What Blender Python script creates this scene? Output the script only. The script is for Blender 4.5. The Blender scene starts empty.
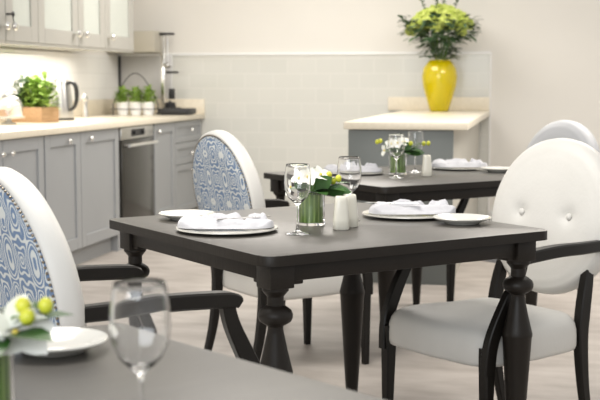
import bpy, bmesh, math, random
from mathutils import Vector, Matrix, noise
random.seed(7)
PI = math.pi
COL = bpy.context.scene.collection

# ------------------------------------------------------------------ materials
def mat(name, color=(.8,.8,.8), rough=.5, metal=0, trans=0, coat=0, ior=1.45, spec=.5, emit=None, sheen=0):
    m = bpy.data.materials.new(name); m.use_nodes = True
    b = m.node_tree.nodes['Principled BSDF']
    b.inputs['Base Color'].default_value = (*color, 1)
    b.inputs['Roughness'].default_value = rough
    b.inputs['Metallic'].default_value = metal
    b.inputs['Transmission Weight'].default_value = trans
    b.inputs['Coat Weight'].default_value = coat
    b.inputs['IOR'].default_value = ior
    b.inputs['Specular IOR Level'].default_value = spec
    b.inputs['Sheen Weight'].default_value = sheen
    if emit:
        b.inputs['Emission Color'].default_value = (*emit[0], 1); b.inputs['Emission Strength'].default_value = emit[1]
    return m
def nodes(m): return m.node_tree.nodes, m.node_tree.links, m.node_tree.nodes['Principled BSDF']
def vary(m, c1, c2, scale=5, bump=0, bscale=60, coords='Object', stretch=(1,1,1), detail=3):
    n, l, b = nodes(m)
    tc = n.new('ShaderNodeTexCoord'); mp = n.new('ShaderNodeMapping'); mp.inputs['Scale'].default_value = stretch
    l.new(tc.outputs[coords], mp.inputs[0])
    t = n.new('ShaderNodeTexNoise'); t.inputs['Scale'].default_value = scale; t.inputs['Detail'].default_value = detail
    l.new(mp.outputs[0], t.inputs['Vector'])
    r = n.new('ShaderNodeValToRGB'); r.color_ramp.elements[0].color = (*c1,1); r.color_ramp.elements[1].color = (*c2,1)
    r.color_ramp.elements[0].position = .3; r.color_ramp.elements[1].position = .7
    l.new(t.outputs['Fac'], r.inputs['Fac']); l.new(r.outputs['Color'], b.inputs['Base Color'])
    if bump:
        t2 = n.new('ShaderNodeTexNoise'); t2.inputs['Scale'].default_value = bscale
        l.new(mp.outputs[0], t2.inputs['Vector'])
        bp = n.new('ShaderNodeBump'); bp.inputs['Strength'].default_value = bump; bp.inputs['Distance'].default_value = .01
        l.new(t2.outputs['Fac'], bp.inputs['Height']); l.new(bp.outputs[0], b.inputs['Normal'])
    return m

M = {}
M['wall'] = vary(mat('wall_paint', rough=.85), (.735,.71,.66), (.755,.73,.68), 2)
M['floor'] = vary(mat('floor_vinyl', rough=.5), (.35,.315,.285), (.50,.46,.425), 3.6, .1, 30, stretch=(1,2.2,1), detail=9)
M['wood'] = vary(mat('dark_stained_wood', rough=.42, spec=.3), (.011,.0085,.0065), (.015,.012,.0095), 8, .06, 40, stretch=(1,8,1))
M['top'] = vary(mat('dark_table_top', rough=.36, spec=.7), (.062,.057,.050), (.074,.068,.060), 6, .02, 60, stretch=(1,8,1))  # dark wood, the bright wall's grazing reflection lightened into its base colour
M['chairwood'] = vary(mat('black_chair_wood', rough=.38, spec=.32), (.007,.006,.005), (.010,.0085,.007), 8)
M['leather_shaded'] = vary(mat('shaded_white_upholstery', rough=.5), (.42,.43,.45), (.45,.46,.48), 6, .05, 90)  # white upholstery with the far chair's backlit shade put into the colour
M['leather'] = vary(mat('white_upholstery', rough=.48), (.60,.59,.56), (.64,.63,.60), 6, .05, 90)
M['cab'] = vary(mat('grey_cabinet_paint', rough=.5), (.315,.325,.335), (.33,.34,.35), 3)
M['cabup'] = vary(mat('pale_grey_cabinet_paint', rough=.5), (.41,.40,.365), (.43,.42,.385), 3)
M['island'] = vary(mat('slate_grey_paint', rough=.5), (.155,.17,.165), (.17,.185,.18), 3)
M['cream'] = vary(mat('cream_panel', rough=.5), (.52,.50,.44), (.54,.52,.46), 3)
M['worktop'] = vary(mat('cream_worktop', rough=.3), (.74,.67,.54), (.80,.73,.60), 40)
M['satin'] = vary(mat('satin_steel_panel', rough=.55, metal=.5), (.58,.57,.56), (.64,.63,.62), 6)
M['steel'] = vary(mat('brushed_steel', rough=.3, metal=1), (.55,.54,.52), (.65,.64,.62), 12, stretch=(1,1,20))
M['chrome'] = mat('chrome', (.85,.84,.82), .15, 1)
M['black'] = vary(mat('black_plastic', rough=.4), (.015,.015,.016), (.025,.025,.027), 5)
M['ovenglass'] = mat('dark_oven_glass', (.03,.028,.024), .15, 0, spec=.4)
M['china'] = mat('white_china', (.60,.59,.545), .18, coat=.5)
M['shaker'] = mat('cream_china', (.66,.64,.56), .25, coat=.3)
M['linen'] = vary(mat('white_linen', rough=.9, sheen=.2), (.50,.50,.53), (.55,.55,.58), 20, .25, 250)
M['glass'] = mat('clear_glass', (1,1,1), .0, trans=1, ior=1.45)
M['thin'] = mat('frosted_pane', (.80,.84,.78), .22, trans=.35)
M['leaf_d'] = vary(mat('dark_green_leaf', rough=.4), (.02,.07,.012), (.05,.13,.025), 20)
M['leaf_m'] = vary(mat('green_leaf', rough=.5), (.20,.34,.05), (.42,.58,.14), 14)
M['leaf_g'] = vary(mat('grey_green_leaf', rough=.5), (.04,.09,.035), (.12,.19,.09), 14)
M['lime'] = vary(mat('lime_flower', rough=.7), (.46,.55,.09), (.68,.74,.22), 20)
M['berry'] = vary(mat('yellow_green_berry', rough=.35), (.45,.50,.03), (.62,.60,.06), 20)
M['petal'] = vary(mat('white_petal', rough=.5), (.85,.85,.78), (.90,.90,.86), 20)
M['petalc'] = mat('yellow_flower_centre', (.75,.60,.12), .5)
M['crate'] = vary(mat('pine_wood', rough=.7), (.40,.24,.12), (.52,.33,.18), 10, .1, 40, stretch=(8,1,8))
M['soil'] = vary(mat('soil', rough=.9), (.03,.02,.012), (.06,.04,.025), 40)
M['pot'] = mat('white_ceramic', (.85,.85,.84), .3)
M['yglass'] = mat('yellow_glass', (.94,.79,.004), .06, trans=.6, coat=.3)
M['stem'] = vary(mat('green_stem', rough=.5), (.08,.16,.03), (.13,.22,.05), 20)
M['stud'] = mat('pewter_studs', (.30,.26,.21), .4, 1)
M['box'] = vary(mat('taupe_panel', rough=.5), (.44,.41,.34), (.47,.44,.37), 4)
M['clear_lid'] = M['glass']

def leaf_wrap():
    m = mat('leaf_wrap', rough=.35, coat=.3); n,l,b = nodes(m)
    tc=n.new('ShaderNodeTexCoord'); sp=n.new('ShaderNodeSeparateXYZ'); l.new(tc.outputs['Object'], sp.inputs[0])
    at=n.new('ShaderNodeMath'); at.operation='ARCTAN2'; l.new(sp.outputs[0], at.inputs[0]); l.new(sp.outputs[1], at.inputs[1])
    mu=n.new('ShaderNodeMath'); mu.operation='MULTIPLY'; mu.inputs[1].default_value=16; l.new(at.outputs[0], mu.inputs[0])
    si=n.new('ShaderNodeMath'); si.operation='SINE'; l.new(mu.outputs[0], si.inputs[0])
    r=n.new('ShaderNodeValToRGB'); r.color_ramp.elements[0].color=(.13,.25,.04,1); r.color_ramp.elements[1].color=(.32,.47,.13,1)
    l.new(si.outputs[0], r.inputs[0]); l.new(r.outputs[0], b.inputs['Base Color'])
    return m
M['wrap'] = leaf_wrap()

def tiles(name, base1, base2, grout, w, h, axis):
    m = mat(name, rough=.22, coat=.2); n,l,b = nodes(m)
    tc=n.new('ShaderNodeTexCoord'); sp=n.new('ShaderNodeSeparateXYZ'); cb=n.new('ShaderNodeCombineXYZ')
    l.new(tc.outputs['Object'], sp.inputs[0]); l.new(sp.outputs[axis], cb.inputs[0]); l.new(sp.outputs[2], cb.inputs[1])
    br=n.new('ShaderNodeTexBrick'); br.inputs['Scale'].default_value=1
    br.inputs['Brick Width'].default_value=w; br.inputs['Row Height'].default_value=h
    br.inputs['Mortar Size'].default_value=.004; br.inputs['Mortar Smooth'].default_value=.2
    br.inputs['Color1'].default_value=(*base1,1); br.inputs['Color2'].default_value=(*base2,1); br.inputs['Mortar'].default_value=(*grout,1)
    l.new(cb.outputs[0], br.inputs['Vector']); l.new(br.outputs['Color'], b.inputs['Base Color'])
    bp=n.new('ShaderNodeBump'); bp.inputs['Strength'].default_value=.25; bp.inputs['Distance'].default_value=.004; bp.invert=True
    l.new(br.outputs['Fac'], bp.inputs['Height']); l.new(bp.outputs[0], b.inputs['Normal'])
    return m
M['tile_b'] = tiles('beige_wall_tiles', (.62,.62,.575), (.65,.645,.60), (.69,.68,.635), .25, .127, 0)
M['tile_l'] = tiles('white_wall_tiles', (.83,.82,.79), (.85,.84,.81), (.78,.77,.74), .30, .127, 1)

def damask():
    m = mat('blue_damask', rough=.8); n,l,b = nodes(m)
    def math_(op, a, b_=None):
        x = n.new('ShaderNodeMath'); x.operation = op
        for i, v in enumerate((a, b_)):
            if v is None: continue
            if isinstance(v, (int, float)): x.inputs[i].default_value = v
            else: l.new(v, x.inputs[i])
        return x.outputs[0]
    tc=n.new('ShaderNodeTexCoord')
    nz=n.new('ShaderNodeTexNoise'); nz.inputs['Scale'].default_value=30; l.new(tc.outputs['Object'], nz.inputs['Vector'])
    sp=n.new('ShaderNodeSeparateXYZ'); l.new(tc.outputs['Object'], sp.inputs[0])
    X=math_('MULTIPLY', sp.outputs[0], 2*PI/.135); Z=math_('MULTIPLY', sp.outputs[2], 2*PI/.20)
    cx=math_('COSINE', X); cz=math_('COSINE', Z)
    c2x=math_('COSINE', math_('MULTIPLY', X, 2)); c2z=math_('COSINE', math_('MULTIPLY', Z, 3))
    prod=math_('MULTIPLY', cx, cz)
    hx=math_('COSINE', math_('MULTIPLY', X, 3)); 
    field=math_('ADD', math_('MULTIPLY', prod, 2.1), math_('MULTIPLY', math_('MULTIPLY', c2x, c2z), .42))
    field=math_('ADD', field, math_('MULTIPLY', math_('MULTIPLY', hx, math_('COSINE', math_('MULTIPLY', Z, 4))), .22))
    field=math_('ADD', field, math_('MULTIPLY', nz.outputs['Fac'], .35))
    s=math_('SINE', math_('MULTIPLY', field, 7.8))
    r=n.new('ShaderNodeValToRGB'); e=r.color_ramp.elements
    e[0].position=.02; e[0].color=(.14,.205,.32,1); e[1].position=.45; e[1].color=(.56,.58,.57,1)
    l.new(s, r.inputs[0]); l.new(r.outputs[0], b.inputs['Base Color'])
    return m
M['damask'] = damask()

# ------------------------------------------------------------------ mesh helpers
def obj(name, bm, m, parent=None, smooth=True, sharp=35):
    me = bpy.data.meshes.new(name)
    bmesh.ops.recalc_face_normals(bm, faces=bm.faces)
    bm.to_mesh(me); bm.free()
    for p in me.polygons: p.use_smooth = smooth
    if smooth:
        try: me.set_sharp_from_angle(angle=math.radians(sharp))
        except Exception: pass
    me.materials.append(M[m] if isinstance(m, str) else m)
    o = bpy.data.objects.new(name, me); COL.objects.link(o)
    if parent: o.parent = parent
    return o
def tag(o, label, cat, group=None):
    o['label'] = label; o['category'] = cat
    if group: o['group'] = group
    return o
def thing(name, label, cat, loc=(0,0,0), rotz=0, group=None):
    o = bpy.data.objects.new(name, None); COL.objects.link(o); o.empty_display_size=.05
    o.location = loc; o.rotation_euler = (0,0,rotz)
    return tag(o, label, cat, group)
def struct(name, bm, m, **k):
    o = obj(name, bm, m, **k); o['kind'] = 'structure'; return o
def box(bm, x0,x1,y0,y1,z0,z1, bev=0, seg=2):
    v=[bm.verts.new((x,y,z)) for x in (x0,x1) for y in (y0,y1) for z in (z0,z1)]
    f=[(0,1,3,2),(4,6,7,5),(0,4,5,1),(2,3,7,6),(0,2,6,4),(1,5,7,3)]
    fs=[bm.faces.new([v[i] for i in q]) for q in f]
    if bev:
        es=list({e for q in fs for e in q.edges})
        bmesh.ops.bevel(bm, geom=es, offset=bev, segments=seg, profile=.5, affect='EDGES')
    return bm
def B(*a, **k): return box(bmesh.new(), *a, **k)
def lathe(bm, prof, seg=24, c=(0,0,0), cap=True, sx=1, sy=1):
    rings=[]
    for r,z in prof:
        if r < 1e-5: rings.append([bm.verts.new((c[0],c[1],c[2]+z))])
        else: rings.append([bm.verts.new((c[0]+sx*r*math.cos(2*PI*i/seg), c[1]+sy*r*math.sin(2*PI*i/seg), c[2]+z)) for i in range(seg)])
    for a,b in zip(rings, rings[1:]):
        for i in range(seg):
            j=(i+1)%seg
            if len(a)==1 and len(b)==1: continue
            if len(a)==1: bm.faces.new((a[0],b[i],b[j]))
            elif len(b)==1: bm.faces.new((a[i],a[j],b[0]))
            else: bm.faces.new((a[i],a[j],b[j],b[i]))
    if cap:
        for r in (rings[0], rings[-1]):
            if len(r)>1: bm.faces.new(r)
    return bm
def L(prof, **k): return lathe(bmesh.new(), prof, **k)
def sweep(bm, pts, sizes, side=Vector((1,0,0)), ch=.25):
    """rectangular section swept on pts; sizes=(w along side, h across); chamfered corners"""
    rings=[]; n=len(pts); pts=[Vector(p) for p in pts]
    for i,p in enumerate(pts):
        t=(pts[min(i+1,n-1)]-pts[max(i-1,0)]).normalized()
        up=t.cross(side).normalized(); sd=up.cross(t).normalized()
        w,h=sizes[i]; w/=2; h/=2; c=min(w,h)*ch
        prof=[(w,h-c),(w-c,h),(-w+c,h),(-w,h-c),(-w,-h+c),(-w+c,-h),(w-c,-h),(w,-h+c)]
        rings.append([bm.verts.new(p+sd*a+up*b) for a,b in prof])
    for a,b in zip(rings,rings[1:]):
        for i in range(8): bm.faces.new((a[i],a[(i+1)%8],b[(i+1)%8],b[i]))
    bm.faces.new(rings[0]); bm.faces.new(rings[-1]); return bm
def tube(bm, pts, r, seg=8):
    pts=[Vector(p) for p in pts]; rings=[]; n=len(pts)
    for i,p in enumerate(pts):
        t=(pts[min(i+1,n-1)]-pts[max(i-1,0)]).normalized()
        s=t.cross(Vector((.31,.27,.9))).normalized(); u=s.cross(t)
        rr=r[i] if isinstance(r,(list,tuple)) else r
        rings.append([bm.verts.new(p+(s*math.cos(2*PI*k/seg)+u*math.sin(2*PI*k/seg))*rr) for k in range(seg)])
    for a,b in zip(rings,rings[1:]):
        for k in range(seg): bm.faces.new((a[k],a[(k+1)%seg],b[(k+1)%seg],b[k]))
    bm.faces.new(rings[0]); bm.faces.new(rings[-1]); return bm
def smoothpts(pts, n=5):
    """Catmull-Rom through tuples of any length"""
    P=[pts[0]]+list(pts)+[pts[-1]]; out=[]
    for i in range(1,len(P)-2):
        for k in range(n):
            t=k/n; a,b,c,d=P[i-1],P[i],P[i+1],P[i+2]
            out.append(tuple(.5*((2*b[j])+(-a[j]+c[j])*t+(2*a[j]-5*b[j]+4*c[j]-d[j])*t*t+(-a[j]+3*b[j]-3*c[j]+d[j])*t**3) for j in range(len(b))))
    out.append(tuple(pts[-1])); return out
def ssweep(bm, pts, n=5, side=Vector((1,0,0)), ch=.25):
    q=smoothpts(pts,n)
    return sweep(bm, [p[:3] for p in q], [(p[3],p[4]) for p in q], side, ch)
def leaf(bm, base, d, length, width, droop=.3, up=Vector((0,0,1)), fold=.15):
    d=Vector(d).normalized(); s=d.cross(up)
    if s.length<.05: s=Vector((1,0,0))
    s.normalize(); nrm=s.cross(d).normalized(); p=Vector(base); L_=[];C_=[];R_=[]
    K=5
    for i in range(K+1):
        t=i/K; w=width*.5*math.sin(PI*min(1,t*.93+.07))**.8*(1 if i<K else 0)
        c=p+d*length*t-Vector((0,0,1))*droop*length*t*t
        C_.append(bm.verts.new(c)); L_.append(bm.verts.new(c+s*w+nrm*w*fold)); R_.append(bm.verts.new(c-s*w+nrm*w*fold))
    for i in range(K):
        bm.faces.new((C_[i],C_[i+1],L_[i+1],L_[i])); bm.faces.new((R_[i],R_[i+1],C_[i+1],C_[i]))
    return bm
def ball(bm, c, r, sub=2, sc=(1,1,1)):
    m=Matrix.Translation(c)@Matrix.Diagonal((r*sc[0],r*sc[1],r*sc[2],1))
    bmesh.ops.create_icosphere(bm, subdivisions=sub, radius=1, matrix=m); return bm
def dup(root, loc=None, rotz=None, label=None, group=None):
    def cp(o, parent):
        c=o.copy(); COL.objects.link(c); c.parent=parent
        if parent: c.matrix_parent_inverse=o.matrix_parent_inverse.copy()
        for ch in [x for x in list(o.children)]: cp(ch,c)
        return c
    r=cp(root,None)
    if loc is not None: r.location=loc
    if rotz is not None: r.rotation_euler=(0,0,rotz)
    if label: r['label']=label
    if group: r['group']=group
    return r

# ------------------------------------------------------------------ setting
XC, XW, YW = -2.862, -3.66, 9.94      # worktop front edge, left wall, back wall
struct('floor', B(-3.7,4.2,-1.0,10.0,-.06,0), 'floor', smooth=False)
struct('wall_back', B(-3.76,4.2,YW,YW+.1,0,2.7), 'wall', smooth=False)
struct('wall_left', B(XW-.1,XW,-1.0,YW,0,2.7), 'wall', smooth=False)
struct('wall_tiles_back', B(XW,-.407,YW-.012,YW,.0,1.425), 'tile_b', smooth=False)
struct('wall_tiles_left', B(XW,XW+.012,3.5,YW-.012,.92,1.425), 'tile_l', smooth=False)
struct('trim_1', B(XW,-.397,YW-.022,YW,1.425,1.447, bev=.004), 'pot')
struct('trim_2', B(-.407,-.395,YW-.02,YW,0,1.44, bev=.003), 'pot')
struct('baseboard_back', B(-.39,4.2,YW-.02,YW,0,.12, bev=.004), 'pot')

# ------------------------------------------------------------------ base cabinets (front face toward +X)
def shaker(bm, y0,y1,z0,z1, xf, rail=.075, t=.022, hole=False):
    """framed door in the plane x=xf, panel recessed"""
    box(bm, xf-t,xf,y0,y0+rail,z0,z1,bev=.002,seg=1); box(bm, xf-t,xf,y1-rail,y1,z0,z1,bev=.002,seg=1)
    box(bm, xf-t,xf,y0+rail,y1-rail,z1-rail,z1,bev=.002,seg=1); box(bm, xf-t,xf,y0+rail,y1-rail,z0,z0+rail,bev=.002,seg=1)
    if not hole: box(bm, xf-t,xf-t*.55,y0+rail,y1-rail,z0+rail,z1-rail)
    return bm
def knob(parent, x,y,z, r=.017):
    bm=bmesh.new()
    prof=[(.0001,0),(r*.45,0),(r*.4,r*.8),(r*.95,r*1.2),(r,r*1.7),(r*.7,r*2.2),(.0,r*2.35)]
    lathe(bm, prof, seg=16, cap=False)
    bmesh.ops.rotate(bm, verts=bm.verts, cent=(0,0,0), matrix=Matrix.Rotation(PI/2,3,'Y'))
    bmesh.ops.translate(bm, verts=bm.verts, vec=(x,y,z))
    o=obj('knob', bm, 'chrome', parent); return o
XF = XC-.025
def base_unit(name, y0,y1,label, cat='cabinet'):
    t=thing(name,label,cat,(XC-.35,(y0+y1)/2,0), group=None)
    ox,oy=t.location.x,t.location.y
    bm=B(XW+.02-ox,XF-.024-ox,y0-oy,y1-oy,.12,.879)
    obj('carcass', bm,'cab',t)
    obj('plinth', B(XW+.1-ox,XF-.07-ox,y0-oy,y1-oy,0,.119),'cab',t)
    return t,ox,oy
def rel(bm,ox,oy): bmesh.ops.translate(bm, verts=bm.verts, vec=(-ox,-oy,0)); return bm
def add_door(t,ox,oy,y0,y1,z0,z1,ky,kz,name='door'):
    d=obj(name, rel(shaker(bmesh.new(), y0+.004,y1-.004,z0,z1,XF),ox,oy),'cab',t)
    if ky is not None: knob(d, XF-ox,ky-oy,kz)
    return d
t,ox,oy=base_unit('base_cabinet',4.9,6.551,'grey panelled base cabinet behind the left patterned chair, its two chrome knobs side by side')
add_door(t,ox,oy,4.9,5.45,.125,.875,None,None)
add_door(t,ox,oy,5.45,6.0,.125,.875,5.95,.80); add_door(t,ox,oy,6.0,6.551,.125,.875,6.07,.80)
t,ox,oy=base_unit('base_cabinet',6.555,7.829,'grey two-door base cabinet left of the oven, knobs at the top corners')
add_door(t,ox,oy,6.565,7.125,.125,.875,6.885,.825); add_door(t,ox,oy,7.125,7.829,.125,.875,7.25,.825)
t,ox,oy=base_unit('base_cabinet',8.605,9.14,'narrow grey single-door base cabinet between oven and drawers')
add_door(t,ox,oy,8.615,9.14,.125,.875,8.66,.815)
t,ox,oy=base_unit('drawer_cabinet',9.144,9.90,'grey three-drawer base cabinet in the corner by the tiled back wall')
for z0,z1,kz in ((.70,.875,.80),(.52,.695,.60),(.125,.515,.46)):
    d=obj('drawer', rel(shaker(bmesh.new(),9.15,9.89,z0,z1,XF,rail=.05),ox,oy),'cab',t); knob(d, XF-ox,9.52-oy,kz)
# oven
t=thing('oven','built-in stainless steel oven with dark glass door and bar handle','oven',(XC-.35,8.217,0)); ox,oy=t.location.x,t.location.y
obj('housing', rel(B(XW+.05,XF-.02,7.835,8.60,.0,.879),ox,oy),'cab',t)
obj('control_panel', rel(B(XF-.02,XF+.004,7.87,8.575,.785,.872,bev=.004),ox,oy),'steel',t)
obj('display', rel(B(XF+.004,XF+.007,8.08,8.36,.805,.855),ox,oy),'black',t)
d=obj('oven_door', rel(B(XF-.02,XF+.006,7.87,8.575,.13,.78,bev=.004),ox,oy),'ovenglass',t)
bm=bmesh.new(); tube(bm,[(XF+.045,7.92,.745),(XF+.045,8.53,.745)],.013,12)
for y in (7.97,8.48): tube(bm,[(XF,y,.745),(XF+.045,y,.745)],.008,8)
obj('handle', rel(bm,ox,oy),'chrome',d)
for y in (8.13,8.31): 
    bm=bmesh.new(); tube(bm,[(XF+.004,y,.83),(XF+.022,y,.83)],.016,14); obj('dial', rel(bm,ox,oy),'black',t)
# worktop + upstands
def slab(name,label,cat,x0,x1,y0,y1,z0,z1,bev=.004):
    cx,cy=(x0+x1)/2,(y0+y1)/2
    o=obj(name,B(x0-cx,x1-cx,y0-cy,y1-cy,0,z1-z0,bev=bev),'worktop'); o.location=(cx,cy,z0); return tag(o,label,cat)
slab('worktop','long cream stone worktop running over the grey kitchen cabinets','worktop',XW+.013,XC,4.9,YW-.013,.88,.92)
slab('upstand','short cream upstand on the back wall behind the black hot plate','upstand',XW+.034,XC,YW-.035,YW-.013,.9203,1.05,.003)
slab('upstand','long cream upstand along the left wall behind kettle and crate','upstand',XW+.013,XW+.033,4.9,YW-.013,.9203,1.05,.003)

# ------------------------------------------------------------------ wall cabinets
XU = -3.14
def wall_unit(y0,y1,doors,label):
    t=thing('wall_cabinet',label,'cabinet',(XU-.2,(y0+y1)/2,1.43)); ox,oy=t.location.x,t.location.y
    Z0,Z1=1.442,2.25
    bm=bmesh.new(); x0=XW+.013; x1=XU-.024
    box(bm,x0,x1,y0,y0+.018,Z0,Z1); box(bm,x0,x1,y1-.018,y1,Z0,Z1); box(bm,x0,x1,y0+.018,y1-.018,Z0,Z0+.018)
    box(bm,x0,x1,y0+.018,y1-.018,Z1-.018,Z1); box(bm,x0,x0+.012,y0+.018,y1-.018,Z0+.018,Z1-.018)
    obj('carcass', relz2(bm,ox,oy),'cabup',t)
    obj('shelf', relz2(B(x0+.013,x1-.02,y0+.019,y1-.019,1.80,1.818),ox,oy),'cabup',t)
    obj('pelmet', relz2(B(x1-.02,x1+.018,y0+.001,y1-.001,1.424,1.4415,bev=.003),ox,oy),'chrome' if False else 'cabup',t)
    for a,b,ky in doors:
        d=obj('door', relz2(shaker(bmesh.new(),a+.003,b-.003,Z0,Z1,XU,rail=.10,hole=True),ox,oy),'cabup',t)
        obj('pane', relz2(B(XU-.014,XU-.010,a+.1,b-.1,Z0+.098,Z1-.098),ox,oy),'thin',d)
        knob(d, XU-ox,ky-oy,Z0+.085-1.43,.026)
    return t
def relz2(bm,ox,oy): bmesh.ops.translate(bm, verts=bm.verts, vec=(-ox,-oy,-1.43)); return bm
wall_unit(5.7,6.609,[(5.7,6.15,6.1),(6.15,6.609,6.55)],'glass-fronted wall cabinet at the left edge, holding the small black keys\' neighbour door')['label']='glass-fronted wall cabinet cut off by the left edge of the photo'
wall_unit(6.612,7.75,[(6.612,7.08,6.65),(7.08,7.75,7.66)],'pale grey glass-fronted double wall cabinet above the herb crate, key in its lock')
wall_unit(7.753,8.89,[(7.753,8.27,7.80),(8.27,8.89,8.32)],'pale grey glass-fronted double wall cabinet nearest the corner of the room')
# key
t=thing('cabinet_key','small dark key with fob hanging in the wall cabinet lock','key',(XU,6.62,1.60))
bm=bmesh.new(); tube(bm,[(0,0,0),(.035,0,0)],.006,8); ball(bm,(.045,0,0),.018,2,(.4,1,1)); obj('key_bow',bm,'black',t)
bm=bmesh.new(); tube(bm,[(.04,.005,-.015),(.04,.02,-.05)],.003,6); ball(bm,(.04,.025,-.075),.022,2,(.3,.8,1)); obj('fob',bm,'black',t)

# taupe hood box & steel back panel in the corner
o=obj('extractor_hood', B(-.20,.20,-.30,0,0,.18,bev=.006),'box'); o.location=(-3.42,YW-.013,1.45); tag(o,'taupe boxed extractor hood in the corner right of the wall cabinets','extractor hood')
o=obj('splashback', B(-.27,.20,-.010,0,.0,.37,bev=.002),'satin'); o.location=(-3.36,YW-.014,1.055); tag(o,'brushed steel splashback panel behind the three white herb pots','splashback')
obj('edge_strip', B(-.288,-.2705,-.022,0,0,.37,bev=.002),'black',o)
# utensil stand
t=thing('utensil_stand','tall steel utensil rack post with black top in the worktop corner','utensil stand',(-3.20,9.80,.92))
bm=bmesh.new(); box(bm,-.018,.018,-.018,.018,.015,.68,bev=.004); obj('post',bm,'chrome',t)
obj('base', B(-.05,.05,-.05,.05,0,.0145,bev=.005),'black',t)
obj('cap', B(-.03,.10,-.03,.03,.68,.70,bev=.005),'black',t)
for nm,x,z1,z0,r in (('ladle',.055,.66,.42,.035),('spatula',.09,.52,.22,.028)):
    o=thing(nm,'steel %s hanging from the utensil rack post'%nm if nm=='ladle' else 'black-handled spatula hanging low on the utensil rack post',nm,(-3.20+x,9.76,.92))
    bm=bmesh.new(); tube(bm,[(0,0,z0),(0,0,z1)],.006,8); obj('shaft',bm,'steel' ,o)
    if nm=='ladle':
        bm=bmesh.new(); ball(bm,(0,-.01,z0),r,2,(1,1,.7)); obj('bowl',bm,'steel',o)
    else:
        bm=bmesh.new(); box(bm,-r,r,-.005,.005,z0-.09,z0,bev=.004); obj('blade',bm,'black',o)
        bm=bmesh.new(); box(bm,-.05,.06,-.012,.012,.35,.37,bev=.004); obj('crossbar',bm,'black',o)
# black tray/scale & canister
t=thing('hot_plate','flat black electric hot plate at the end of the worktop','hot plate',(-3.005,9.59,.92))
obj('body',B(-.14,.13,-.12,.12,.008,.055,bev=.008),'black',t); obj('base',B(-.12,.11,-.10,.10,0,.0075),'black',t)
bm=bmesh.new(); lathe(bm,[(.075,.055),(.08,.06),(.07,.064),(0,.064)],seg=28,c=(-.05,0,0)); obj('ring',bm,'ovenglass',t)
t=thing('canister','small squat black canister beside the white pots','canister',(-3.12,9.74,.92))
obj('body',L([(.045,0),(.05,.01),(.05,.08),(.045,.085)],seg=24),'black',t); obj('lid',L([(.047,.0855),(.047,.10),(.012,.105),(.012,.115),(0,.118)],seg=24),'black',t)

# potted herbs in wire carrier with arch handle
t=thing('wire_carrier','arched black wire carrier holding three white herb pots','wire carrier',(-3.335,9.46,.92))
bm=bmesh.new()
tube(bm,[(-.19+.38*i/24,0,.09+.26*math.sin(PI*i/24)) for i in range(25)],.004,6)
for y in (-.055,.055): tube(bm,[(-.2,y,.05),(.2,y,.05)],.003,6)
for x in (-.2,.2): tube(bm,[(x,-.055,.05),(x,.055,.05)],.003,6); tube(bm,[(x*.95,0,.0),(x*.95,0,.095)],.004,6)
obj('wire_frame',bm,'black',t)
t.rotation_euler=(0,0,.2)
def bush(bm,c,r,h,n,ll,lw,rng,up=.5):
    for i in range(n):
        a=rng.uniform(0,2*PI); q=rng.random()**.5; e=rng.uniform(.1,1)
        p=Vector(c)+Vector((math.cos(a)*r*q*.8,math.sin(a)*r*q*.8,h*e*(1-.4*q*q)))
        d=Vector((math.cos(a)*q,math.sin(a)*q,up+rng.uniform(-.5,.5)))
        leaf(bm,p,d,ll*rng.uniform(.6,1.2),lw*rng.uniform(.7,1.2),.3)
    return bm
rg=random.Random(3)
for i,(dx,lb) in enumerate(((-.108,'leftmost of the three small white herb pots by the steel splashback'),(0,'middle one of the three small white herb pots by the steel splashback'),(.108,'rightmost of the three small white herb pots by the steel splashback'))):
    px,py=-3.335+dx*math.cos(.2),9.46+dx*math.sin(.2)
    t=thing('herb_pot',lb,'potted plant',(px,py,.92),group='white herb pots in the wire carrier')
    obj('pot',L([(.038,0),(.042,.004),(.056,.105),(.058,.11),(.052,.11),(.048,.095),(0,.095)],seg=24),'pot',t)
    obj('herb',bush(bmesh.new(),(0,0,.09),.070,.15,190,.045,.026,rg),'leaf_m',t)
CY=7.60
# wooden crate + lush herbs
t=thing('planter_crate','rectangular wooden planter crate standing on the left worktop','planter',(-3.41,CY,.92),rotz=-.28)
bm=bmesh.new(); w,d,h=.135,.09,.105
box(bm,-w,w,-d,-d+.012,0,h,bev=.002); box(bm,-w,w,d-.012,d,0,h,bev=.002); box(bm,-w,-w+.012,-d+.012,d-.012,0,h,bev=.002); box(bm,w-.012,w,-d+.012,d-.012,0,h,bev=.002); box(bm,-w+.012,w-.012,-d+.012,d-.012,0,.012)
obj('crate_box',bm,'crate',t); obj('soil',B(-w+.013,w-.013,-d+.013,d-.013,.013,.08),'soil',t)
CR=Matrix.Rotation(-.28,3,'Z')
for k,(x,lb,m_,n_) in enumerate(((-.09,'silvery green leafy herb at the left end of the wooden crate','leaf_g',200),(.01,'bright green lush herb filling the middle of the wooden crate','leaf_m',330),(.09,'fresh green taller herb at the kettle end of the wooden crate','leaf_m',200))):
    p=CR@Vector((x,0,0)); o=thing('leafy_herb',lb,'plant',(-3.41+p.x,CY+p.y,1.0))
    obj('foliage',bush(bmesh.new(),(0,0,.0),.095,.235,n_,.055,.036,rg),m_,o)
    bm=bmesh.new()
    for i in range(8): a=rg.uniform(0,6.28); tube(bm,[(0,0,.002),(.03*math.cos(a),.03*math.sin(a),.1),(.07*math.cos(a),.07*math.sin(a),.19)],.003,5)
    obj('stems',bm,'stem',o)
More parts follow.
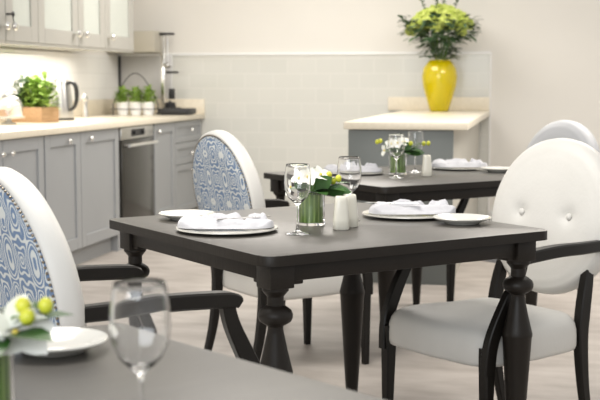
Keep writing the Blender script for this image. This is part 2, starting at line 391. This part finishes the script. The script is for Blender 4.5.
# kettle
t=thing('kettle','brushed steel electric kettle with black handle on the left worktop','kettle',(-3.42,8.07,.92),rotz=-.3)
t.scale=(1.15,1.15,1.22)
obj('body',L([(.0,.012),(.078,.012),(.080,.02),(.076,.10),(.064,.20),(.058,.225),(.0,.228)],seg=32,cap=False),'steel',t)
obj('base',L([(.085,0),(.085,.0115),(0,.0115)],seg=32),'black',t)
bm=L([(.054,.2285),(.05,.238),(.02,.243),(.012,.255),(0,.258)],seg=24); obj('lid',bm,'steel',t)
bm=bmesh.new(); ssweep(bm,[(.055,0,.215,.024,.014),(.10,0,.222,.026,.018),(.128,0,.19,.026,.018),(.13,0,.12,.024,.016),(.108,0,.075,.022,.014),(.075,0,.06,.02,.012)],side=Vector((0,1,0))); obj('handle',bm,'black',t)
bm=bmesh.new(); sweep(bm,[(-.055,0,.19),(-.085,0,.22)],[(.04,.04),(.02,.012)],side=Vector((0,1,0))); obj('spout',bm,'steel',t)
# mill
for y,x,lb in ((8.62,-3.45,'slim grey pepper mill standing right of the kettle'),):
    t=thing('pepper_mill',lb,'pepper mill',(x,y,.92)); obj('body',L([(.024,0),(.024,.05),(.017,.07),(.021,.13),(.0,.13)],seg=20),'steel',t)
    obj('head',L([(.02,.131),(.024,.15),(.018,.185),(.006,.19),(0,.195)],seg=20),'chrome',t)
# cake stand with dome
t=thing('cake_stand','low white cake stand under a clear glass dome at the left worktop end','cake stand',(-3.38,7.12,.92))
obj('stand',L([(.05,0),(.055,.006),(.02,.02),(.02,.035),(.10,.042),(.11,.052),(.10,.05),(0,.046)],seg=36),'china',t)
bm=L([(.092,.0525),(.092,.13),(.075,.17),(.04,.19),(.0,.195),(.0,.192),(.038,.187),(.072,.167),(.089,.129),(.089,.0525)],seg=36,cap=False); o=obj('dome',bm,'glass',t)
bm=bmesh.new(); ball(bm,(0,0,.206),.012); obj('dome_knob',bm,'glass',t)

# ------------------------------------------------------------------ island
t=thing('island_cabinet','slate grey free-standing kitchen unit with cream side under the yellow vase','kitchen island',(-.78,8.35,0)); ox,oy=t.location.x,t.location.y
obj('carcass', rel(B(-1.10,-.50,6.905,YW-.03,.0,.915),ox,oy),'cream',t)
bm=bmesh.new(); box(bm,-1.105,-.80,6.885,6.904,.0,.914,bev=.002); box(bm,-.798,-.485,6.885,6.904,.0,.914,bev=.002); obj('front_panel', rel(bm,ox,oy),'island',t)
obj('side_panel', rel(B(-.4995,-.485,6.905,YW-.03,.0,.914,bev=.002),ox,oy),'cream',t)
slab('worktop','cream stone worktop slab of the island, carrying the yellow vase','worktop',-1.13,-.40,6.86,YW-.024,.917,.96)
slab('upstand','cream upstand on the back wall right behind the yellow vase','upstand',-1.25,-.402,YW-.045,YW-.023,.9605,1.072,.003)
# vase & bouquet
VX,VY,VZ=-.785,9.50,.96
o=obj('flower_vase',L([(.0,.0),(.070,.0),(.076,.006),(.10,.09),(.134,.20),(.143,.28),(.132,.345),(.105,.39),(.088,.405),(.088,.412),(.082,.412),(.082,.402),(.10,.385),(.126,.34),(.136,.28),(.127,.20),(.093,.09),(.07,.015),(0,.012)],seg=48,cap=False),'yglass'); o.location=(VX,VY,VZ)
tag(o,'tall bright yellow glass vase standing on the island worktop','vase')
t=thing('bouquet','large bouquet of lime flower clusters and dark leaves in the yellow vase','flowers',(VX,VY,VZ+.02))
rg=random.Random(11)
bm=bmesh.new()
for i in range(14):
    a=2*PI*i/14+rg.uniform(-.2,.2); r0=.03; r1=rg.uniform(.05,.16)
    tube(bm,smoothpts([(math.cos(a+2)*.04,math.sin(a+2)*.04,.0),(math.cos(a)*.03,math.sin(a)*.03,.37),(math.cos(a)*r1,math.sin(a)*r1,.58)],5),.004,6)
obj('stems',bm,'stem',t)
for i in range(40):
    a=i*2.399; q=math.sqrt((i+.5)/40); R_=.235*q
    c=Vector((R_*math.cos(a)*1.0,R_*math.sin(a)*.9,.56+.24*math.sqrt(max(0,1-q*q*.9))-.03*rg.random()))
    bm=bmesh.new()
    for k in range(34):
        v=Vector((rg.gauss(0,1),rg.gauss(0,1),rg.gauss(0,1))).normalized()
        p=c+v*.043; ball(bm,p,.0145,1,(1,1,.8))
    ball(bm,c,.040,1)
    obj('flower_cluster',bm,'lime',t)
bm=bmesh.new()
for i in range(300):
    a=rg.uniform(0,2*PI); e=rg.uniform(-.35,.75)
    rr=rg.uniform(.10,.29)
    p=Vector((math.cos(a)*rr,math.sin(a)*rr,.48+.16*rg.random()+.55*max(0,(rr-.1))))
    leaf(bm,p,(math.cos(a),math.sin(a),e),rg.uniform(.06,.10),rg.uniform(.04,.06),.3)
for i in range(60):
    a=rg.uniform(0,2*PI); rr=rg.uniform(.05,.11); leaf(bm,(math.cos(a)*rr,math.sin(a)*rr,.40+.1*rg.random()),(math.cos(a),math.sin(a),.3),.09,.055,.4)
obj('leaves',bm,'leaf_g',t)
bm=bmesh.new()
for i in range(16):
    a=2*PI*i/16+rg.uniform(-.2,.2); r1=rg.uniform(.27,.36); z1=.62+rg.uniform(-.06,.14)
    if i%4==0: r1*=.5; z1=.86
    P=[(math.cos(a)*.05,math.sin(a)*.05,.42),(math.cos(a)*r1*.6,math.sin(a)*r1*.6,.56+(z1-.6)*.5),(math.cos(a)*r1,math.sin(a)*r1,z1)]
    S=smoothpts(P,6); tube(bm,S,.0025,5)
    for s in S[5:]:
        for k in range(2):
            leaf(bm,s,(rg.uniform(-1,1),rg.uniform(-1,1),rg.uniform(-.2,1)),.035,.028,.1)
obj('eucalyptus_sprigs',bm,'leaf_g',t)

# ------------------------------------------------------------------ tables
TS=1.01; INS=.0725
def make_table(label):
    t=thing('dining_table',label,'table')
    h=TS/2
    bm=bmesh.new(); pts=[]; r=.045
    for cx,cy,a0 in ((h-r,h-r,0),(-h+r,h-r,PI/2),(-h+r,-h+r,PI),(h-r,-h+r,1.5*PI)):
        for k in range(7): a=a0+PI/2*k/6; pts.append((cx+r*math.cos(a),cy+r*math.sin(a)))
    lo=[bm.verts.new((x,y,.722)) for x,y in pts]; hi=[bm.verts.new((x,y,.75)) for x,y in pts]
    bm.faces.new(lo[::-1]); top=bm.faces.new(hi)
    for i in range(len(pts)): bm.faces.new((lo[i],lo[(i+1)%len(pts)],hi[(i+1)%len(pts)],hi[i]))
    bmesh.ops.bevel(bm, geom=list(top.edges), offset=.003, segments=2, profile=.5, affect='EDGES')
    tt=obj('tabletop',bm,'top',t,sharp=30); tt.data.materials.append(M['wood'])
    for p in tt.data.polygons:
        if p.normal.z<.9: p.material_index=1
    bm=bmesh.new(); e=h-.045; q=h-.11
    for s in (-1,1):
        a,b=sorted((s*e,s*(e-.02))); box(bm,-q,q,a,b,.672,.7215,bev=.002); box(bm,a,b,-q,q,.672,.7215,bev=.002)
    obj('apron',bm,'wood',t)
    for sx in (-1,1):
        for sy in (-1,1):
            cx,cy=sx*(h-INS),sy*(h-INS)
            bm=bmesh.new(); w=.037
            box(bm,cx-w,cx+w,cy-w,cy+w,.655,.7215,bev=.003)
            # small bracket wings joining the aprons
            for (ax,ay) in ((-sx,0),(0,-sy)):
                x0,x1=sorted((cx+ax*w, cx+ax*(w+.035))) if ax else (cx-w*.7,cx+w*.7)
                y0,y1=sorted((cy+ay*w, cy+ay*(w+.035))) if ay else (cy-w*.7,cy+w*.7)
                box(bm,x0,x1,y0,y1,.662,.7215,bev=.004)
            lathe(bm,[(.0,.656),(.036,.656),(.036,.648),(.029,.640),(.0225,.632),(.0225,.608),(.030,.604),(.042,.595),(.0465,.584),(.0465,.576),(.042,.566),(.030,.558),(.0215,.553),(.0205,.546),(.0235,.530),(.033,.485),(.044,.440),(.0465,.430),(.046,.424),(.0445,.419),(.037,.30),(.028,.15),(.019,.015),(.0175,0),(0,0)],seg=28,c=(cx,cy,0),cap=False)
            obj('leg',bm,'wood',t)
    return t
A_M=math.radians(44.4)
tab=make_table('dark square dining table with turned legs in the middle of the photo'); tab.location=(-.663,3.585,0); tab.rotation_euler=(0,0,A_M)
tab2=dup(tab,(-.63,5.63,0),math.radians(44.7),'dark square dining table standing further back before the kitchen island')
tab3=dup(tab,(-.67,1.315,0),math.radians(53),'dark square dining table cut off in the bottom left foreground')
for x in (tab,tab2,tab3): x['group']='dark square dining tables'

# ------------------------------------------------------------------ chair (faces -y)
def cushion_seat():
    bm=bmesh.new(); n=28; m=14; rows=[]
    def outline(y):  # half width
        t=(y+.24)/.48; return .250-.028*t
    N_=40
    def ring(sc,z):
        vs=[]
        for i in range(N_):
            a=2*PI*i/N_; c,s=math.cos(a),math.sin(a); p=.28
            x=abs(c)**p*(1 if c>0 else -1); y=abs(s)**p*(1 if s>0 else -1)
            yy=y*.245-.022; xx=x*outline(yy)
            fr=.02*(1-x*x) if y<0 else 0
            vs.append(bm.verts.new(((xx)*sc[0],(yy-fr)*sc[1],z+(.006 if y<-.5 else 0))))
        return vs
    prof=[((.96,.96),.312),((.985,.985),.315),((1,1),.327),((1,1),.355),((.995,.995),.38),((.975,.975),.402),((.94,.94),.418),((.88,.88),.430),((.7,.7),.441),((.4,.4),.447),((.15,.15),.449)]
    rs=[ring(*p) for p in prof]
    for a,b in zip(rs,rs[1:]):
        for i in range(N_): bm.faces.new((a[i],a[(i+1)%N_],b[(i+1)%N_],b[i]))
    bm.faces.new(rs[0]); bm.faces.new(rs[-1]); return bm
TILT=math.radians(11)
BW,BH=.245,.273       # back half width, half height
BC=Vector((0,.262,.735))
def back_xf(bm, loc=(0,0,0)):
    bmesh.ops.transform(bm, verts=bm.verts, matrix=Matrix.Translation(BC)@Matrix.Rotation(-TILT,4,'X'))
    return bm
def oval_rings(prof, seg=56, button=False):
    """prof: (scale, y) scale of oval, y depth; built in xz plane"""
    bm=bmesh.new(); rs=[]
    for s,y in prof:
        if s==0: rs.append([bm.verts.new((0,y,0))]); continue
        rs.append([bm.verts.new(((BW+s)*math.cos(2*PI*i/seg) if s<=0 else BW*s*math.cos(2*PI*i/seg), y, ((BH+s) if s<=0 else BH*s)*math.sin(2*PI*i/seg))) for i in range(seg)])
    for a,b in zip(rs,rs[1:]):
        for i in range(seg):
            j=(i+1)%seg
            if len(b)==1: bm.faces.new((a[i],a[j],b[0]))
            elif len(a)==1: bm.faces.new((a[0],b[i],b[j]))
            else: bm.faces.new((a[i],a[j],b[j],b[i]))
    return bm
def tuft(bm):
    front=[f for f in bm.faces if all(v.co.y<-.009 for v in f.verts)]
    es=list({e for f in front for e in f.edges if e.calc_length()>.02})
    bmesh.ops.subdivide_edges(bm, edges=es, cuts=3, use_grid_fill=True)
    for v in bm.verts:
        if v.co.y<-.009:
            for sx in (-.105,.105):
                d=math.hypot(v.co.x-sx, v.co.z); v.co.y+=.014*math.exp(-(d/.022)**2)+.005*math.exp(-(d/.06)**2)
    return bm
def make_chair(label,dz=0,up='leather',bw=.25,by=.262):
    global BW,BC
    BW=bw; BC=Vector((0,by,.735))
    t=thing('armchair',label,'chair')
    obj('seat',cushion_seat(),up,t,sharp=60)
    # back cushion: front dome (−y) to flat rear
    prof=[(0,-.036),(.2,-.036),(.45,-.034),(.7,-.029),(.85,-.021),(.94,-.010),(.985,.003),(1.0,.018),(1.0,.037),(.99,.047),(.975,.052),(.955,.054),(.93,.048),(0,.048)]
    bm=oval_rings(prof)
    bk=obj('backrest',back_xf(tuft(bm)),up,t,sharp=70)
    pn=obj('back_panel',back_xf(oval_rings([(.945,.049),(.94,.055),(.925,.058),(.6,.061),(0,.063)])),'damask',bk,sharp=70)
    bm=bmesh.new()
    for i in range(128):
        a=2*PI*i/128; ball(bm,(BW*.945*math.cos(a),.057,BH*.945*math.sin(a)),.0037,1)
    obj('stud_trim',back_xf(bm),'stud',bk)
    for bx_ in (-.105,.105):
        bm=bmesh.new(); ball(bm,(bx_,-.024,.0),.012,2,(1,.6,1)); obj('button',back_xf(bm),up,bk)
    for s in (-1,1):
        bm=bmesh.new()   # front leg
        sweep(bm,[(s*.225,-.248,.38),(s*.225,-.248,.33),(s*.227,-.250,.0)],[(.040,.042),(.040,.042),(.026,.026)])
        obj('leg',bm,'chairwood',t)
        bm=bmesh.new()   # rear leg sabre up into back
        ssweep(bm,[(s*.195,.295,0,.026,.028),(s*.195,.255,.15,.030,.034),(s*.196,.232,.33,.034,.044),(s*.195,.240,.44,.034,.048),(s*.19,.262,.54,.032,.040),(s*.18,.280,.60,.026,.026)])
        obj('leg',bm,'chairwood',t)
        bm=bmesh.new()   # arm support
        ssweep(bm,[(s*.232,-.254,.30,.030,.046),(s*.238,-.244,.40,.028,.046),(s*.244,-.196,.50,.026,.046),(s*.247,-.140,.59+dz*.7,.026,.038),(s*.248,-.122,.640+dz,.028,.034)])
        obj('arm_support',bm,'chairwood',t)
        bm=bmesh.new()   # arm
        ssweep(bm,[(s*.249,-.150,.640+dz,.040,.024),(s*.250,-.13,.650+dz,.046,.036),(s*.251,-.05,.656+dz,.044,.038),(s*.252,.04,.660+dz,.040,.038),(s*.250,.15,.658+dz,.036,.038),(s*.238,.275,.656+dz,.030,.036)])
        obj('armrest',bm,'chairwood',t)
    return t
def face(deg): return math.radians(deg+90)
ch0=make_chair('oval-back armchair with blue patterned outer back, cut off by the left edge',.03,bw=.275); ch0.location=(-.980,2.730,0); ch0.rotation_euler=(0,0,face(47))
ch=make_chair('oval-back armchair with blue patterned outer back, at the far table in the centre'); ch.location=(-1.04,4.85,0); ch.rotation_euler=(0,0,face(44))
ch3=make_chair('oval-back armchair in white with buttoned back, standing right of the middle table',bw=.27,by=.290); ch3.location=(-.148,3.912,0); ch3.rotation_euler=(0,0,face(229))
ch2=make_chair('pale oval-back armchair at the far table, mostly hidden behind the white buttoned armchair',0,'leather_shaded',.26); ch2.location=(-.09,6.0,0); ch2.rotation_euler=(0,0,face(226))
for o in bpy.data.objects:
    if o.name.startswith('armchair') and o.parent is None: o['group']='oval-back armchairs around the tables'

# ------------------------------------------------------------------ tableware
def plate(r,label,group,loc):
    prof=[(0,.0),(r*.58,.0),(r*.60,.002),(r*.66,.006),(r*.98,.0165),(r,.019),(r*.985,.021),(r*.66,.0105),(r*.60,.0075),(0,.0065)]
    o=obj('side_plate' if r<.12 else 'dinner_plate',L(prof,seg=64,cap=False),'china',sharp=50); o.location=loc
    return tag(o,label,'plate',group)
TZ=.7503
GP='white plates on the tables'
plate(.092,'small white side plate on the left corner of the middle table',GP,(-1.113,3.64,TZ))
plate(.092,'small white side plate on the right corner of the middle table',GP,(-.23,3.70,TZ))
plate(.088,'small white side plate on the foreground table',GP,(-.775,1.785,TZ))
plate(.088,'small white side plate on the far table before the white chair',GP,(-.19,5.89,TZ))
def flatplate(label,loc):
    r=.152; o=obj('dinner_plate',L([(0,0),(r*.6,0),(r*.68,.003),(r,.009),(r*.995,.012),(r*.68,.0065),(r*.6,.0045),(0,.004)],seg=64,cap=False),'china',sharp=50); o.location=loc
    return tag(o,label,'plate',GP)
def napkin(label,loc,rotz,seed,ln=.29,wd=.115,ht=.046):
    def bump(v,c,w): q=(v-c)/w; return math.sqrt(max(0,1-q*q))
    def H(x,y):
        e=bump(x,0,ln*.5)**.35
        tri=lambda v,c,w: max(0,1-abs(v-c)/w)
        f=.027*bump(y,-.030-.006*math.sin(x*14+seed),.021)*e
        g=.034*bump(x,-.100,.045)*bump(y,-.008,.046)
        k1=.040*tri(y,.012+.28*(x+.02),.030)*min(1,tri(x,-.015,.085)*2.2)
        k2=.038*tri(y,.020-.5*(x-.095),.026)*min(1,tri(x,.092,.045)*2)
        base=.013*bump(x,0,ln*.5)**.3*bump(y,0,wd*.5)**.3
        h=max(f,g,k1,k2,base)
        h+=(.009*noise.noise(Vector((x*12+seed,y*75,2)))+.005*noise.noise(Vector((x*50+seed,y*30,5))))*min(1,h/.02)
        return max(.0008,h)
    bm=bmesh.new(); K=64; S=34; g=[]
    for i in range(K+1):
        u=-1+2*i/K; x=u*ln*.5; wy=wd*.5*(1-abs(u)**5)**.5+.004
        g.append([bm.verts.new((x,wy*(-1+2*j/S),H(x,wy*(-1+2*j/S)))) for j in range(S+1)])
    for i in range(K):
        for j in range(S): bm.faces.new((g[i][j],g[i+1][j],g[i+1][j+1],g[i][j+1]))
    rim=[g[i][0] for i in range(K+1)]+[g[K][j] for j in range(1,S+1)]+[g[i][S] for i in range(K-1,-1,-1)]+[g[0][j] for j in range(S-1,0,-1)]
    lo=[bm.verts.new((v.co.x,v.co.y,0)) for v in rim]
    for i in range(len(rim)): bm.faces.new((rim[i],lo[i],lo[(i+1)%len(rim)],rim[(i+1)%len(rim)]))
    bm.faces.new(lo)
    o=obj('napkin',bm,'linen',sharp=80); o.location=loc; o.rotation_euler=(0,0,rotz)
    tag(o,label,'napkin','folded white napkins on plates')
    return o
def cutlery(kind,label,loc,rotz,pitch=.12):
    t=thing(kind,label,kind,loc,rotz,'cutlery tucked into the napkins')
    t.rotation_euler=(0,pitch,rotz)
    bm=bmesh.new(); ssweep(bm,[(-.09,0,.0,.004,.012),(-.05,0,.0,.003,.010),(0,0,0,.003,.007),(.03,0,.0,.003,.007)],side=Vector((0,0,1)))
    obj('handle',bm,'chrome',t)
    bm=bmesh.new()
    if kind=='fork':
        box(bm,.03,.05,-.011,.011,-.0015,.0015,bev=.001)
        for k in range(4): box(bm,.05,.085,-.011+k*.0063,-.011+k*.0063+.003,-.001,.001)
        obj('tines',bm,'chrome',t)
    else:
        ssweep(bm,[(.03,0,0,.003,.012),(.06,0,0,.002,.018),(.10,0,0,.001,.010)],side=Vector((0,0,1))); obj('blade',bm,'chrome',t)
R0=.20  # image-horizontal direction
flatplate('white dinner plate under the napkin, left side of the middle table',(-.905,3.365,TZ))
napkin('folded white napkin on the left plate of the middle table',(-.91,3.37,TZ+.0125),R0+.03,1)
cutlery('fork','steel fork lying in the folds of the left napkin on the middle table',(-.855,3.375,TZ+.040),R0+.5,.0)
flatplate('white dinner plate under the napkin, right side of the middle table',(-.418,3.86,TZ))
napkin('folded white napkin on the right plate of the middle table',(-.405,3.865,TZ+.0125),R0+.05,5)
cutlery('fork','steel fork lying in the folds of the right napkin on the middle table',(-.47,3.83,TZ+.046),R0+2.9,.0)
flatplate('white dinner plate under the napkin, left side of the far table',(-.88,5.62,TZ))
napkin('folded white napkin on the left plate of the far table',(-.88,5.62,TZ+.0125),R0,9)
flatplate('white dinner plate under the napkin, right side of the far table',(-.395,6.05,TZ))
napkin('folded white napkin on the right plate of the far table',(-.395,6.05,TZ+.0125),R0,13)

def make_glass(label):
    t=thing('wine_glass',label,'glass',group='clear wine glasses on the tables')
    outer=[(0,0),(.036,0),(.0365,.0015),(.030,.0035),(.012,.007),(.0045,.014),(.0036,.03),(.0036,.075),(.0048,.086),(.014,.094),(.028,.108),(.037,.128),(.0395,.148),(.0385,.172),(.035,.197),(.0335,.205)]
    inner=[(.0325,.205),(.034,.197),(.0374,.172),(.0384,.148),(.0358,.1285),(.027,.1095),(.013,.0965),(0,.093)]
    bm=lathe(bmesh.new(),outer+inner,seg=40,cap=False)
    obj('bowl_and_stem',bm,'glass',t,sharp=80); return t
g=make_glass('clear wine glass on the middle table, left of the leaf-wrapped vase'); g.location=(-.684,3.335,TZ)
dup(g,(-.590,3.70,TZ),0,'clear wine glass on the middle table, behind the salt and pepper shakers')
dup(g,(-.645,5.43,TZ),0,'clear wine glass in front of the flowers on the far table')
dup(g,(-.593,5.78,TZ),0,'clear wine glass behind the flowers on the far table, near the shaker')
g5=dup(g,(-.474,1.350,TZ),0,'large clear wine glass on the foreground table'); g5.scale=(.95,.95,.965)

def make_shaker(label):
    t=thing('shaker',label,'shaker',group='cream salt and pepper shakers')
    bm=bmesh.new(); rs=[]
    for s,z in ((.022,0),(.0245,.003),(.0235,.03),(.019,.085),(.0175,.098),(.015,.101)):
        N_=24; r=[]
        for i in range(N_):
            a=2*PI*i/N_; c,q=math.cos(a),math.sin(a); p=.55
            r.append(bm.verts.new((abs(c)**p*(1 if c>0 else -1)*s,abs(q)**p*(1 if q>0 else -1)*s,z)))
        rs.append(r)
    for a,b in zip(rs,rs[1:]):
        for i in range(24): bm.faces.new((a[i],a[(i+1)%24],b[(i+1)%24],b[i]))
    bm.faces.new(rs[0]); bm.faces.new(rs[-1]); obj('body',bm,'shaker',t,sharp=50)
    bm=bmesh.new()
    for k in range(5): a=k*2*PI/5; lathe(bm,[(.0012,.1011),(.0012,.1016),(0,.1016)],seg=8,c=(.006*math.cos(a),.006*math.sin(a),0))
    obj('holes',bm,'black',t); return t
s=make_shaker('cream shaker standing in front of the second one on the middle table'); s.location=(-.578,3.47,TZ); s.rotation_euler=(0,0,.3)
dup(s,(-.562,3.535,TZ),.5,'cream shaker half hidden behind another one on the middle table')
dup(s,(-.514,5.55,TZ),.2,'single cream shaker on the far table')

def centrepiece(loc,rot,where,seed,spill=1.0,berries=((.055,.0,.155),(.085,-.012,.145),(.068,.01,.135)), low=0,lush=True,ps=1):
    rr=random.Random(seed)
    v=thing('glass_vase','glass cylinder vase lined with green leaves %s'%where,'vase',loc,rot,'leaf-lined glass vases')
    r,h=.043,.108
    obj('cylinder',L([(0,0),(r,0),(r,h),(r-.0025,h),(r-.0025,.008),(0,.008)],seg=40,cap=False),'glass',v,sharp=50)
    obj('leaf_lining',L([(0,.0085),(r-.005,.0085),(r-.005,h-.012),(r-.008,h-.012),(r-.008,.012),(0,.012)],seg=32,cap=False),'wrap',v)
    t=thing('orchid_arrangement','white orchids with green berries in the vase %s'%where,'flowers',(loc[0],loc[1],loc[2]+.03),rot,'orchid table arrangements')
    bm=bmesh.new()
    for (a,e,ln,w) in ((.1,.55,.13,.07),(-.5,.35,.12,.07),(.5,.8,.11,.07),(1.2,.7,.09,.045),(2.6,.3,.10,.05),(3.9,.4,.09,.045),(5.2,.25,.10,.05)):
        leaf(bm,(.012*math.cos(a),.012*math.sin(a),.07),(math.cos(a),math.sin(a),e),ln,w,.25)
    for (x,z,dx,dz,ln,w) in () if not lush else ((.012,.080,.8,.75,.075,.05),(.045,.075,1,.12,.085,.042),(-.01,.075,-.7,.6,.06,.04)):
        leaf(bm,(x,-.012,z),(dx,-.25,dz),ln,w,.12,up=Vector((.1,-1,.35)))
    obj('leaves',bm,'leaf_d',t)
    bm=bmesh.new()
    for (x,y,z) in berries:
        tube(bm,[(.3*x,.3*y,.05),(.7*x,.7*y,z-.03),(x,y,z-.03)],.0015,5)
    for (x,y) in ((-.02,0),(.01,-.02),(0,.02)): tube(bm,[(x*.4,y*.4,.0),(x,y,.10)],.002,5)
    obj('stems',bm,'stem',t)
    for (x,y,z) in berries:
        bm=bmesh.new(); ball(bm,(x,y,z-.03),.0105,2,(1,1,1.15)); obj('berry',bm,'berry',t)
    for (x,y,z,d) in ((-.035,-.02,.115,(-.5,-.8,.4)),(-.005,-.03,.12,(.1,-1,.4)),(.028,-.012,.125,(.5,-.6,.6)),(-.062,-.01,.085,(-1,-.4,.1)),(.0,.02,.13,(0,.3,1))):
        x*=spill; z-=low; d=Vector(d).normalized(); s_=d.cross(Vector((0,0,1))).normalized(); u=s_.cross(d)
        bm=bmesh.new()
        for k in range(5):
            a=2*PI*k/5+rr.random(); dd=(s_*math.cos(a)+u*math.sin(a))+d*.35
            leaf(bm,Vector((x,y,z)),dd,.033*ps,.026*ps,.0,up=d,fold=.25)
        f=obj('blossom',bm,'petal',t)
        bm=bmesh.new(); ball(bm,Vector((x,y,z))+d*.006,.005,1); obj('blossom_centre',bm,'petalc',f)
centrepiece((-.690,3.575,TZ),.15,'on the middle table',2)
centrepiece((-.665,5.66,TZ),.2,'on the far table',4,berries=((.145,-.02,.150),(.125,0,.147),(-.085,0,.16),(-.10,.01,.155),(.06,-.03,.15)))
centrepiece((-.724,1.424,TZ),.2,'at the left edge of the foreground table',6,spill=1.7,berries=((.058,.0,.145),(.086,.01,.143),(.066,-.012,.132)),low=.045,lush=False,ps=1.7)

# ------------------------------------------------------------------ lights
def area(name,loc,size,energy,color,rot=(0,0,0),sy=None):
    l=bpy.data.lights.new(name,'AREA'); l.energy=energy; l.color=color; l.size=size
    if sy: l.shape='RECTANGLE'; l.size_y=sy
    o=bpy.data.objects.new(name,l); COL.objects.link(o); o.location=loc; o.rotation_euler=rot; return o
area('ceiling_light_a',(-1.2,3.2,2.6),1.2,50,(1,.95,.88))
area('ceiling_light_b',(.6,6.6,2.6),1.4,60,(1,.93,.84))
area('ceiling_light_c',(-1.8,8.0,2.6),1.4,46,(1,.94,.86))
area('window_light',(-1.0,-.9,1.9),3.0,70,(.90,.95,1.0),(math.radians(75),0,math.radians(8)),1.6)
area('under_cabinet_light',(-3.40,7.5,1.40),.12,14,(1,.95,.88),(0,0,0),2.6)
w=bpy.data.worlds.new('World'); bpy.context.scene.world=w; w.use_nodes=True
bg=w.node_tree.nodes['Background']; bg.inputs[0].default_value=(1,.97,.93,1); bg.inputs[1].default_value=.62

# ------------------------------------------------------------------ camera
cam=bpy.data.cameras.new('Camera'); co=bpy.data.objects.new('Camera',cam); COL.objects.link(co)
co.location=(0,0,1.1902); co.rotation_euler=(PI/2-.0995,0,.2002)
cam.sensor_width=36; cam.lens=1173.96/600*36; cam.clip_start=.05; cam.clip_end=60
cam.dof.use_dof=True; cam.dof.focus_distance=3.25; cam.dof.aperture_fstop=6.3
bpy.context.scene.camera=co
sc=bpy.context.scene
sc.view_settings.view_transform='Standard'; sc.view_settings.exposure=.25; sc.view_settings.look='None'
